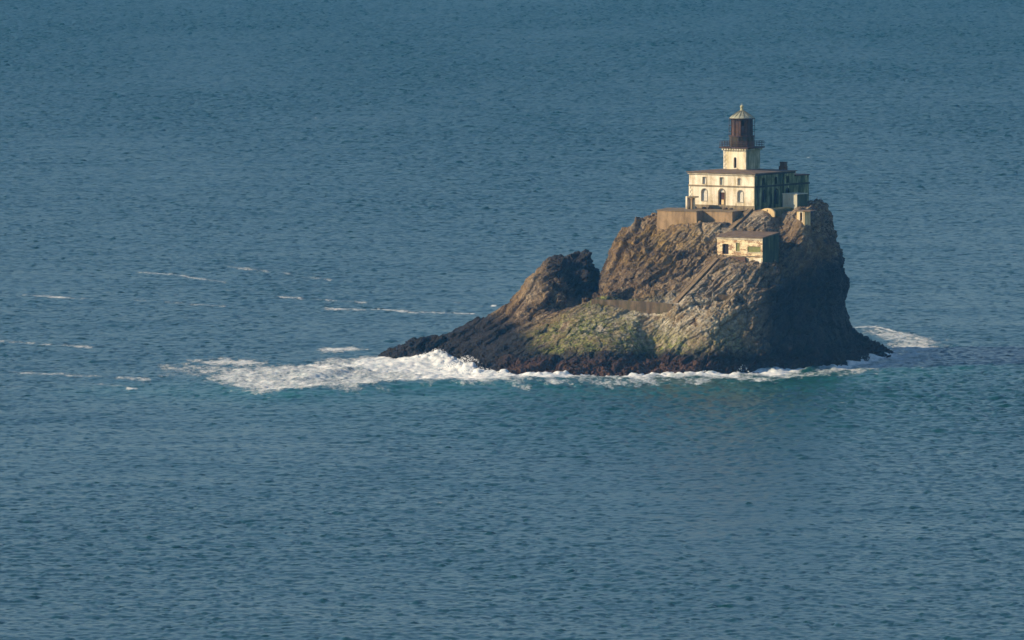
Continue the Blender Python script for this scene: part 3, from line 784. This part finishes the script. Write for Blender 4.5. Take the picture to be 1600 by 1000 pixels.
# chimney
bm = bmesh.new(); box(bm, 5.35, 6.65, 12.6, 13.8, 6.5, 7.35); box(bm, 5.55, 6.6, 12.7, 13.7, 7.35, 8.05)
ch = obj('chimney', bm, M['chimney'], LH)
bm = bmesh.new(); box(bm, 5.5, 6.68, 12.62, 13.78, 8.05, 8.2); obj('cap', bm, M['rust_dark'], ch)
bm = bmesh.new(); tube(bm, (7.62, 1.15, .1), (7.62, 1.15, 6.0), .10, 8); obj('downpipe', bm, M['trim_dark'], LH)
bm = bmesh.new(); tube(bm, (7.62, 10.6, .1), (7.62, 10.6, 6.0), .12, 8); obj('downpipe', bm, M['trim_dark'], LH)
# rear wing
bm = bmesh.new()
box(bm, -3.0, 7.42, 15.01, 20.6, -.8, 5.35)
obj('wing_wall', bm, M['mossy_wall'], LH)
bm = bmesh.new(); box(bm, -3.1, 7.56, 15.46, 20.74, 5.353, 5.55); obj('wing_roof', bm, M['rust_dark'], LH)
# tower
tx0, tx1, ty0, ty1 = -2.6, 2.6, 4.9, 10.1
bm = bmesh.new(); TF = lambda x, d, z: (x, ty0 + d, z)
pierced(bm, [(tx0, 6.5), (tx1, 6.5), (tx1, 11.0), (tx0, 11.0)], [arch(.05, .66, 7.15, 9.3)], .4, TF)
tw = obj('tower', bm, M['tower_wall'], LH)
bm = bmesh.new()
bm.faces.new([bm.verts.new(v) for v in ((tx1, ty0, 6.5), (tx1, ty1, 6.5), (tx1, ty1, 11.0), (tx1, ty0, 11.0))])
bm.faces.new([bm.verts.new(v) for v in ((tx0, ty0, 6.5), (tx0, ty1, 6.5), (tx0, ty1, 11.0), (tx0, ty0, 11.0))])
bm.faces.new([bm.verts.new(v) for v in ((tx0, ty1, 6.5), (tx1, ty1, 6.5), (tx1, ty1, 11.0), (tx0, ty1, 11.0))])
obj('side_wall', bm, M['tower_mossy'], tw)
wv = window(.05, .66, 7.15, 9.3, .33, TF, M['dark'], M['white_wall'], tw, t_=.11)
bm = bmesh.new(); box(bm, -.5, .6, ty0 - .28, ty0 - .004, 6.95, 7.13); obj('sill', bm, M['white_wall'], tw)
quoins(tx0, 1, 6.95, 10.7, 9, ty0, .55, .3, M['white_wall'], tw); quoins(tx1, -1, 6.95, 10.7, 9, ty0, .55, .3, M['white_wall'], tw)
# gallery
GZ = 11.0
bm = bmesh.new(); box(bm, -3.25, 3.25, 4.25, 10.75, GZ, GZ + .26)
ga = obj('gallery', bm, M['rust_dark'], LH)
bm = bmesh.new(); box(bm, -2.78, 2.78, 4.72, 4.896, GZ - .3, GZ - .004); box(bm, 2.604, 2.78, 4.896, 10.2, GZ - .3, GZ - .004); obj('moulding', bm, M['tower_wall'], ga)
for k in range(10):
    xx = -2.6 + 5.2 * k / 9
    bm = bmesh.new(); box(bm, xx - .13, xx + .13, 4.42, 4.716, GZ - .36, GZ - .004); obj('bracket', bm, M['tower_wall'], ga)
for k in range(1, 10):
    yy = 4.9 + 5.2 * k / 9
    bm = bmesh.new(); box(bm, 2.784, 3.08, yy - .13, yy + .13, GZ - .36, GZ - .004); obj('bracket', bm, M['tower_mossy'], ga)
bm = bmesh.new(); zz0 = GZ + .26
for sx_, sy_, ex, ey in ((-3.15, 4.35, 3.15, 4.35), (3.15, 4.35, 3.15, 10.65), (3.15, 10.65, -3.15, 10.65), (-3.15, 10.65, -3.15, 4.35)):
    for k in range(11):
        xx, yy = sx_ + (ex - sx_) * k / 11, sy_ + (ey - sy_) * k / 11
        tube(bm, (xx, yy, zz0 - .02), (xx, yy, zz0 + 1.1), .035, 5)
    for zr in (.38, .74, 1.1): tube(bm, (sx_, sy_, zz0 + zr), (ex, ey, zz0 + zr), .032, 5)
obj('railing', bm, M['iron'], ga)
# lantern room
LX, LY = 0.0, 7.5
bm = bmesh.new(); lathe(bm, [(2.38, zz0 - .05), (2.38, 13.3)], 32, LX, LY)
lr = obj('lantern_room', bm, M['lantern_wall'], LH, True)
for pr in ([(2.0, 13.28), (2.56, 13.28), (2.56, 13.46), (2.0, 13.46)], [(1.95, 16.72), (2.54, 16.72), (2.54, 16.86), (1.95, 16.86)]):
    bm = bmesh.new(); lathe(bm, pr, 32, LX, LY); obj('ring', bm, M['rust'], lr)
NP = 10
for k in range(NP):
    a0, a1 = 2 * math.pi * k / NP + .12, 2 * math.pi * (k + 1) / NP + .12
    p0 = Vector((LX + 2.06 * math.cos(a0), LY + 2.06 * math.sin(a0), 0)); p1 = Vector((LX + 2.06 * math.cos(a1), LY + 2.06 * math.sin(a1), 0))
    n_ = Vector((math.cos((a0 + a1) / 2), math.sin((a0 + a1) / 2), 0)); u_ = (p1 - p0)
    fr = lambda s_, d_, z_, p0=p0, u_=u_, n_=n_: tuple(p0 + u_ * s_ - n_ * d_ + Vector((0, 0, z_)))
    bm = bmesh.new()
    hole = n_.x > .45 and n_.y < -.3
    if hole: pierced(bm, [(.02, 13.46), (.98, 13.46), (.98, 16.72), (.02, 16.72)], [[(.12, 15.3), (.55, 15.3), (.55, 16.45), (.12, 16.45)]], .1, fr)
    else: plate(bm, [(.02, 13.46), (.98, 13.46), (.98, 16.72), (.02, 16.72)], 0, .06, fr)
    obj('lantern_panel', bm, M['rust'], lr)
    bm = bmesh.new(); q = p0 + (p0 - Vector((LX, LY, 0))) * .03
    tube(bm, (q.x, q.y, 13.4), (q.x, q.y, 16.74), .07, 6); obj('mullion', bm, M['rust_dark'], lr)
bm = bmesh.new(); lathe(bm, [(1.7, 13.45), (1.7, 16.7)], 20, LX, LY); obj('inner_lining', bm, M['dark'], lr, True)
for k in range(10):
    a0 = 2 * math.pi * k / 10 + R(33)
    xx, yy = LX + 2.5 * math.cos(a0), LY + 2.5 * math.sin(a0)
    bm = bmesh.new(); tube(bm, (xx, yy, zz0), (xx, yy, 16.8), .05, 6); obj('cage_post', bm, M['iron'], lr)
for zr in (14.2, 15.4):
    bm = bmesh.new()
    for k in range(30):
        a0, a1 = 2 * math.pi * k / 30, 2 * math.pi * (k + 1) / 30
        tube(bm, (LX + 2.5 * math.cos(a0), LY + 2.5 * math.sin(a0), zr), (LX + 2.5 * math.cos(a1), LY + 2.5 * math.sin(a1), zr), .03, 4)
    obj('cage_hoop', bm, M['iron'], lr)
bm = bmesh.new(); lathe(bm, [(2.42, 16.86), (2.36, 17.0), (1.75, 17.42), (1.15, 17.78), (.62, 18.1), (.34, 18.3)], 30, LX, LY)
dm_ = obj('dome', bm, M['dome'], LH, True)
bm = bmesh.new()
for k in range(15):
    a0 = 2 * math.pi * k / 15
    pr = [(2.42, 16.93), (1.77, 17.46), (1.16, 17.82), (.36, 18.32)]
    for (r0, z0_), (r1, z1_) in zip(pr, pr[1:]):
        tube(bm, (LX + r0 * math.cos(a0), LY + r0 * math.sin(a0), z0_), (LX + r1 * math.cos(a0), LY + r1 * math.sin(a0), z1_), .06, 5)
obj('rib', bm, M['dome_rib'], dm_)
bm = bmesh.new(); lathe(bm, [(.42, 18.24), (.34, 18.5), (.26, 18.75), (.24, 18.82), (.36, 18.9), (.38, 19.06), (.33, 19.24), (.2, 19.38), (.05, 19.42), (.03, 19.75), (0, 19.78)], 16, LX, LY)
obj('vent_ball', bm, M['vent'], dm_, True)

# ---------------------------------------------------------------- terrace in front of the house
def prism(bm, poly, z0, z1):
    A = [bm.verts.new((a, b, z0)) for a, b in poly]; B = [bm.verts.new((a, b, z1)) for a, b in poly]
    n = len(poly)
    for k in range(n): bm.faces.new((A[k], A[(k + 1) % n], B[(k + 1) % n], B[k]))
    bm.faces.new(B); bm.faces.new(A[::-1])
TE = thing('terrace', 'brown concrete terrace with a stepped retaining wall in front of the white lighthouse house', 'terrace', (-11.5, -10, 25.6))
ofs = lambda L: [(a + 11.5, b + 10) for a, b in L]
tpoly = [(-19.2, -5.5), (-11.6, -10.0), (-10.3, -8.0), (-4.7, -11.6), (-2.7, -8.5), (-.6, -6.4), (-.2, -5.9), (-13.0, 2.4), (-17.0, 3.2)]
bm = bmesh.new(); prism(bm, ofs(tpoly), -.6, 3.64); obj('retaining_wall', bm, M['concrete'], TE)
cx_, cy_ = -9.0, -2.0
grow = lambda L, g: [(a + (a - cx_) / math.hypot(a - cx_, b - cy_) * g, b + (b - cy_) / math.hypot(a - cx_, b - cy_) * g) for a, b in L]
bm = bmesh.new(); prism(bm, ofs(grow(tpoly[:5], .14) + tpoly[5:7] + grow(tpoly[7:], .14)), 3.644, 3.80); obj('paving', bm, M['paving'], TE)
bm = bmesh.new(); prism(bm, ofs([(-19.3, -5.52), (-11.55, -10.13), (-11.4, -9.7), (-19.1, -5.1)]), -.6, 1.75); obj('plinth', bm, M['concrete'], TE)
LX_ = lambda lx, ly, z: tuple(Vector((-6.54, -1.91, Z0)) + Matrix.Rotation(RZ, 3, 'Z') @ Vector((lx, ly, z)))
def boulder(name, loc, r, mat, label, group, parent=None):
    bm = bmesh.new(); bmesh.ops.create_icosphere(bm, subdivisions=3, radius=1)
    co = np.array([v.co[:] for v in bm.verts]); dn = 1 + .35 * fbm(co * 1.1 + rng.random() * 90, 3, .6)
    for v, s_ in zip(bm.verts, dn): v.co = Vector((v.co.x * r * 1.4, v.co.y * r, v.co.z * r * .75)) * s_
    o = obj(name, bm, mat); o.location = loc
    return tag(o, label, 'boulder', group, 'thing')
for k, (lx, r, lab) in enumerate(((-5.6, .36, 'leftmost rounded brown boulder, beside the small flat-roofed shelter'), (-3.2, .34, 'rounded brown boulder below the left arched window'), (-1.9, .42, 'rounded brown boulder just left of the dark house door'), (1.6, .40, 'rounded brown boulder just right of the dark house door'), (2.8, .3, 'small rounded brown boulder between the house door and the right arched window'))):
    boulder('boulder', LX_(lx, -1.1 - .2 * (k % 2), -.5), r, M['roof'], lab, 'boulders along the foot of the house front')
# small shelter at the left end of the house
SH = thing('shelter', 'small white open shelter with a flat slab roof left of the house', 'shelter', P(1073, 320.5, -2.2)[:2] + (Z0 - .02,), RZ)
bm = bmesh.new(); box(bm, -.2, .16, -.1, 1.2, -.9, 1.85); obj('end_wall', bm, M['white_wall'], SH)
bm = bmesh.new(); box(bm, .164, 1.2, .95, 1.15, -.9, 1.62); obj('back_wall', bm, M['tower_wall'], SH)
bm = bmesh.new(); box(bm, .164, 2.0, -.15, 1.25, 1.625, 1.86); obj('roof_slab', bm, M['course'], SH)
bm = bmesh.new(); box(bm, .85, 1.15, .1, .4, -.9, 1.62); box(bm, .7, 1.3, .0, .5, 1.3, 1.62); obj('column', bm, M['concrete'], SH)

# ---------------------------------------------------------------- outbuildings right of the house
sx0, sy0, _ = P(1245.5, 323, -5.2)
SB = thing('shed', 'small flat-topped grey shed with a mossy green side against the right of the house', 'shed', (sx0, sy0, 29.85), RZ)
bm = bmesh.new(); box(bm, -3.3, 0, 0, 3.9, -1.2, 2.5)
o = obj('wall', bm, [M['shed_wall'], M['shed_green']], SB)
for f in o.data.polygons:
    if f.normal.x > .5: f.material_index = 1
bm = bmesh.new(); box(bm, -3.4, .1, -.1, 4.0, 2.504, 2.66); obj('roof', bm, M['shed_wall'], SB)
bm = bmesh.new(); box(bm, -1.95, -1.6, -.06, -.003, 1.3, 1.9); obj('vent', bm, M['trim'], SB)
vx0, vy0, _ = P(1199, 329, -11.6)
VB = thing('barrel_vault', 'low half-buried barrel vault with a yellow plastered end, beside the house corner', 'vault', (vx0, vy0, 29.15), RZ)
prof = [(1.62 * math.cos(math.pi * k / 14), .88 * math.sin(math.pi * k / 14)) for k in range(15)]
bm = bmesh.new()
A = [bm.verts.new((a, 0, b)) for a, b in [(1.62, -.8)] + prof + [(-1.62, -.8)]]; bm.faces.new(A)
hx = [bm.verts.new((a, .4, b)) for a, b in [(1.62, -.8)] + prof + [(-1.62, -.8)]]
for k in range(len(A) - 1): bm.faces.new((A[k], A[k + 1], hx[k + 1], hx[k]))
obj('end_wall', bm, M['vault_wall'], VB)
bm = bmesh.new()
A = [bm.verts.new((a * .97, .404, b * .95)) for a, b in [(1.62, -.8)] + prof + [(-1.62, -.8)]]; B = [bm.verts.new((a * .97, 7.6, b * .95)) for a, b in [(1.62, -.8)] + prof + [(-1.62, -.8)]]
for k in range(len(A) - 1): bm.faces.new((A[k], A[k + 1], B[k + 1], B[k]))
bm.faces.new(B)
obj('roof', bm, M['vault_roof'], VB, False)
bm = bmesh.new(); box(bm, -.12, .08, -.02, .004, .25, .62); obj('slot', bm, M['dark'], VB)
bm = bmesh.new(); box(bm, -.85, -.7, -.02, .004, .2, .4); obj('slot', bm, M['dark'], VB)
dx0, dy0, dz0 = P(1245, 346, -15.2)
DH = thing('doorway', 'small white-framed doorway with a dark opening set in the rock', 'doorway', (dx0, dy0, dz0), RZ)
bm = bmesh.new(); pierced(bm, [(0, -.8), (1.75, -.8), (1.75, 2.0), (0, 2.0)], [arch(1.0, .62, .02, 1.8, rise=0)], .3, FR)
box(bm, 1.2, 1.75, .004, 2.2, -.8, 2.0); box(bm, 0, .3, .004, 2.2, -.8, 2.0)
obj('wall', bm, M['vault_wall'], DH)
bm = bmesh.new(); box(bm, .62, 1.4, .31, .42, -.5, 1.9); obj('door', bm, M['dark'], DH)
bm = bmesh.new(); ring_plate(bm, arch(1.0, .98, -.1, 1.95, rise=0), arch(1.0, .6, .02, 1.78, rise=0), -.05, .1, FR); obj('door_frame', bm, M['white_wall'], DH)
bm = bmesh.new(); box(bm, -.35, 3.2, -.2, 2.3, 2.004, 2.2); obj('roof_slab', bm, M['roof'], DH)

# ---------------------------------------------------------------- the derelict house below
OH = thing('derelict_house', 'derelict flat-roofed brick house with peeling whitewash halfway up the rock', 'house', (OHX, OHY, OHZ), RZ)
bm = bmesh.new()
pierced(bm, [(-10.3, -2), (0, -2), (0, 4.82), (-10.3, 4.82)], [arch(-8.4, 1.42, 1.55, 3.5, rise=0), arch(-5.6, .86, 2.2, 3.8, rise=0), arch(-1.9, 3.0, 2.1, 3.2, rise=0)], .35, FR)
obj('front_wall', bm, M['peeling'], OH)
bm = bmesh.new()
bm.faces.new([bm.verts.new(v) for v in ((0, 0, -3), (0, 6, -3), (0, 6, 5.55), (0, 0, 4.82))])
bm.faces.new([bm.verts.new(v) for v in ((-10.3, 0, -3), (-10.3, 6, -3), (-10.3, 6, 5.55), (-10.3, 0, 4.82))])
bm.faces.new([bm.verts.new(v) for v in ((0, 6, -3), (-10.3, 6, -3), (-10.3, 6, 5.55), (0, 6, 5.55))])
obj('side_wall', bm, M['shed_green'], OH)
bm = bmesh.new()
vs = box(bm, -10.5, .18, -.22, 6.2, 4.82, 5.02)
for v in vs: v.co.z += max(0, v.co.y) / 6 * .74 + .004
obj('roof', bm, M['roof'], OH)
bm = bmesh.new(); box(bm, -10.36, .06, -.08, -.004, 4.4, 4.80); obj('cornice', bm, M['trim'], OH)
bm = bmesh.new(); box(bm, -9.2, -7.6, .354, .5, 1.2, 3.7); obj('doorway', bm, M['dark'], OH)
for c, w, a, b in ((-5.6, .86, 2.2, 3.8), (-1.9, 3.0, 2.1, 3.2)):
    bm = bmesh.new(); box(bm, c - w / 2 - .01, c + w / 2 + .01, .14, .24, a - .01, b + .01); o = obj('window', bm, M['green_board'], OH)
    bm = bmesh.new(); box(bm, c - w / 2 - .12, c + w / 2 + .12, -.10, -.003, a - .16, a - .01); obj('sill', bm, M['trim'], o)
bm = bmesh.new(); box(bm, -10.32, .03, -.09, -.004, 1.16, 1.36); obj('string_course', bm, M['course'], OH)
bm = bmesh.new(); box(bm, -7.4, -3.6, -.5, -.1, -.6, 1.1); obj('brick_footing', bm, M['chimney'], OH)
bm = bmesh.new(); box(bm, -3.0, -.25, -.05, -.004, -.9, .95); obj('plaster_patch', bm, M['white_wall'], OH)

# ---------------------------------------------------------------- stairs and walls on the slope
def stairway(a, b, w, n, label):
    a, b = Vector(a), Vector(b); dv = b - a; L = math.hypot(dv.x, dv.y)
    o = thing('stairway', label, 'stairs', a, math.atan2(dv.y, dv.x), 'stairs down the rock')
    bm = bmesh.new(); run, rise = L / n, dv.z / n
    for k in range(n): box(bm, k * run, (k + 1) * run - .003, -w / 2, w / 2, k * rise - .9, (k + 1) * rise)
    obj('steps', bm, M['stair'], o)
    for s_ in (-1, 1):
        bm = bmesh.new(); vs = box(bm, 0, L, s_ * (w / 2 + .005), s_ * (w / 2 + .2), -.9, .16)
        for v in vs: v.co.z += dv.z * v.co.x / L
        obj('kerb', bm, M['old_concrete'], o)
    return o
stairway(*STAIRS[0], 44, 'long straight brown stair climbing from the low wall to the derelict house')
stairway(*STAIRS[1], 22, 'short steep brown stair between the roof of the derelict house and the terrace')
def wall_run(name, pts, h0, h1, th_, mat, label, cat):
    o = thing(name, label, cat, pts[0]); p0 = Vector(pts[0])
    for a, b in zip(pts, pts[1:]):
        a, b = Vector(a) - p0, Vector(b) - p0
        n_ = Vector((-(b - a).y, (b - a).x, 0)).normalized() * th_
        bm = bmesh.new()
        A = [bm.verts.new(v) for v in (a + Vector((0, 0, -h0)), b + Vector((0, 0, -h0)), b + Vector((0, 0, h1)), a + Vector((0, 0, h1)))]
        B = [bm.verts.new(v.co + n_) for v in A]
        bm.faces.new(A); bm.faces.new(B[::-1])
        for k in range(4): bm.faces.new((A[k], B[k], B[(k + 1) % 4], A[(k + 1) % 4]))
        obj('wall_section', bm, mat, o)
    return o
wall_run('low_wall', [P(924, 468.5, -27.6), P(970, 470, -28.8), P(1018, 472.5, -30.2), P(1050, 476, -31.5)], 2.6, .1, .5, M['old_concrete'], 'long low brown concrete wall along the green ledge at the foot of the stairs', 'wall')
wall_run('ledge_wall', [P(1121, 461, -30.6), P(1153, 462, -30.8)], .9, .1, .4, M['old_concrete'], 'short brown ledge wall behind the sloping timber, low on the front of the rock', 'wall')
a, b = P(1127, 481, -33.2), P(1153, 452, -30.9)
bm = bmesh.new(); tube(bm, (0, 0, 0), tuple(Vector(b) - Vector(a)), .26, 4)
o = obj('timber_beam', bm, M['timber']); o.location = a
tag(o, 'weathered timber beam leaning up the rock in front of a short ledge wall', 'timber')
fa = [(9.6, 9.5), (11.0, 7.0), (12.3, 4.4), (13.0, 1.6)]
FE = thing('wire_fence', 'thin rusty posts with wire on the bare rock right of the house', 'fence', (fa[0][0], fa[0][1], 30.2))
for (px_, py_), hh in zip(fa, (1.3, 1.5, 1.3, 1.2)):
    bm = bmesh.new(); tube(bm, (px_ - fa[0][0], py_ - fa[0][1], -1.2), (px_ - fa[0][0], py_ - fa[0][1], hh), .035, 5); obj('post', bm, M['iron'], FE)
bm = bmesh.new()
for (a, b), (ha, hb) in zip(zip(fa, fa[1:]), ((1.2, 1.4), (1.4, 1.2), (1.2, 1.1))):
    tube(bm, (a[0] - fa[0][0], a[1] - fa[0][1], ha), (b[0] - fa[0][0], b[1] - fa[0][1], hb), .02, 4)
obj('wire', bm, M['iron'], FE)

# ---------------------------------------------------------------- spray thrown up where the surf hits the rock
bm = bmesh.new()
base_ico = bmesh.new(); bmesh.ops.create_icosphere(base_ico, subdivisions=1, radius=1)
ico_v = [v.co.copy() for v in base_ico.verts]; ico_f = [[v.index for v in f.verts] for f in base_ico.faces]; base_ico.free()
for px0, py0, top, n, wx in ((650, 566, 1.0, 110, 3.0), (684, 567, 2.5, 420, 2.6), (668, 567, 1.8, 260, 2.6), (730, 578, 2.4, 420, 3.2), (748, 586, 1.4, 180, 3.0), (1160, 582, 1.4, 60, 1.2), (1095, 585, .9, 50, 2.5), (940, 584, .9, 70, 4.0), (1300, 573, 1.0, 50, 2.5), (1350, 566, 1.0, 50, 2.0)):
    cx0, cy0 = G(px0, py0)
    for k in range(n):
        a = random.gauss(0, 1)
        hh_ = top * math.exp(-a * a * .35) * random.uniform(.25, 1.12) ** 1.0
        c0 = Vector((cx0 + a * wx * .7, cy0 + random.gauss(0, 2.0), hh_)); r0 = random.uniform(.04, .15) * (1.15 - .5 * hh_ / top)
        vs = [bm.verts.new(c0 + Vector((v.x * r0 * random.uniform(.8, 1.6), v.y * r0, v.z * r0 * random.uniform(.6, 1.3)))) for v in ico_v]
        for f in ico_f: bm.faces.new([vs[i] for i in f])
M['spray'] = simple('spray', (.84, .83, .80), (.72, .76, .77), 2, .9, .2)
o = obj('spray', bm, M['spray'])
tag(o, 'white spray flung up where the surf breaks on the dark rock', kind='stuff')

# ---------------------------------------------------------------- the air: two kilometres of thin blue haze
bm = bmesh.new(); box(bm, -10800, 10800, -2600, 12900, -40, 131)
hm_ = bpy.data.materials.new('haze'); hm_.use_nodes = True
hn = hm_.node_tree; hn.nodes.remove(hn.nodes['Principled BSDF'])
pv = hn.nodes.new('ShaderNodeVolumePrincipled')
pv.inputs['Color'].default_value = (.11, .46, 1.0, 1)
pv.inputs['Absorption Color'].default_value = (1, 1, 1, 1)
pv.inputs['Density'].default_value = 4.4e-5
pv.inputs['Anisotropy'].default_value = 0.0
hn.links.new(pv.outputs[0], hn.nodes['Material Output'].inputs['Volume'])
o = obj('haze', bm, hm_)
tag(o, 'thin blue sea haze between the viewer and the island', kind='stuff')
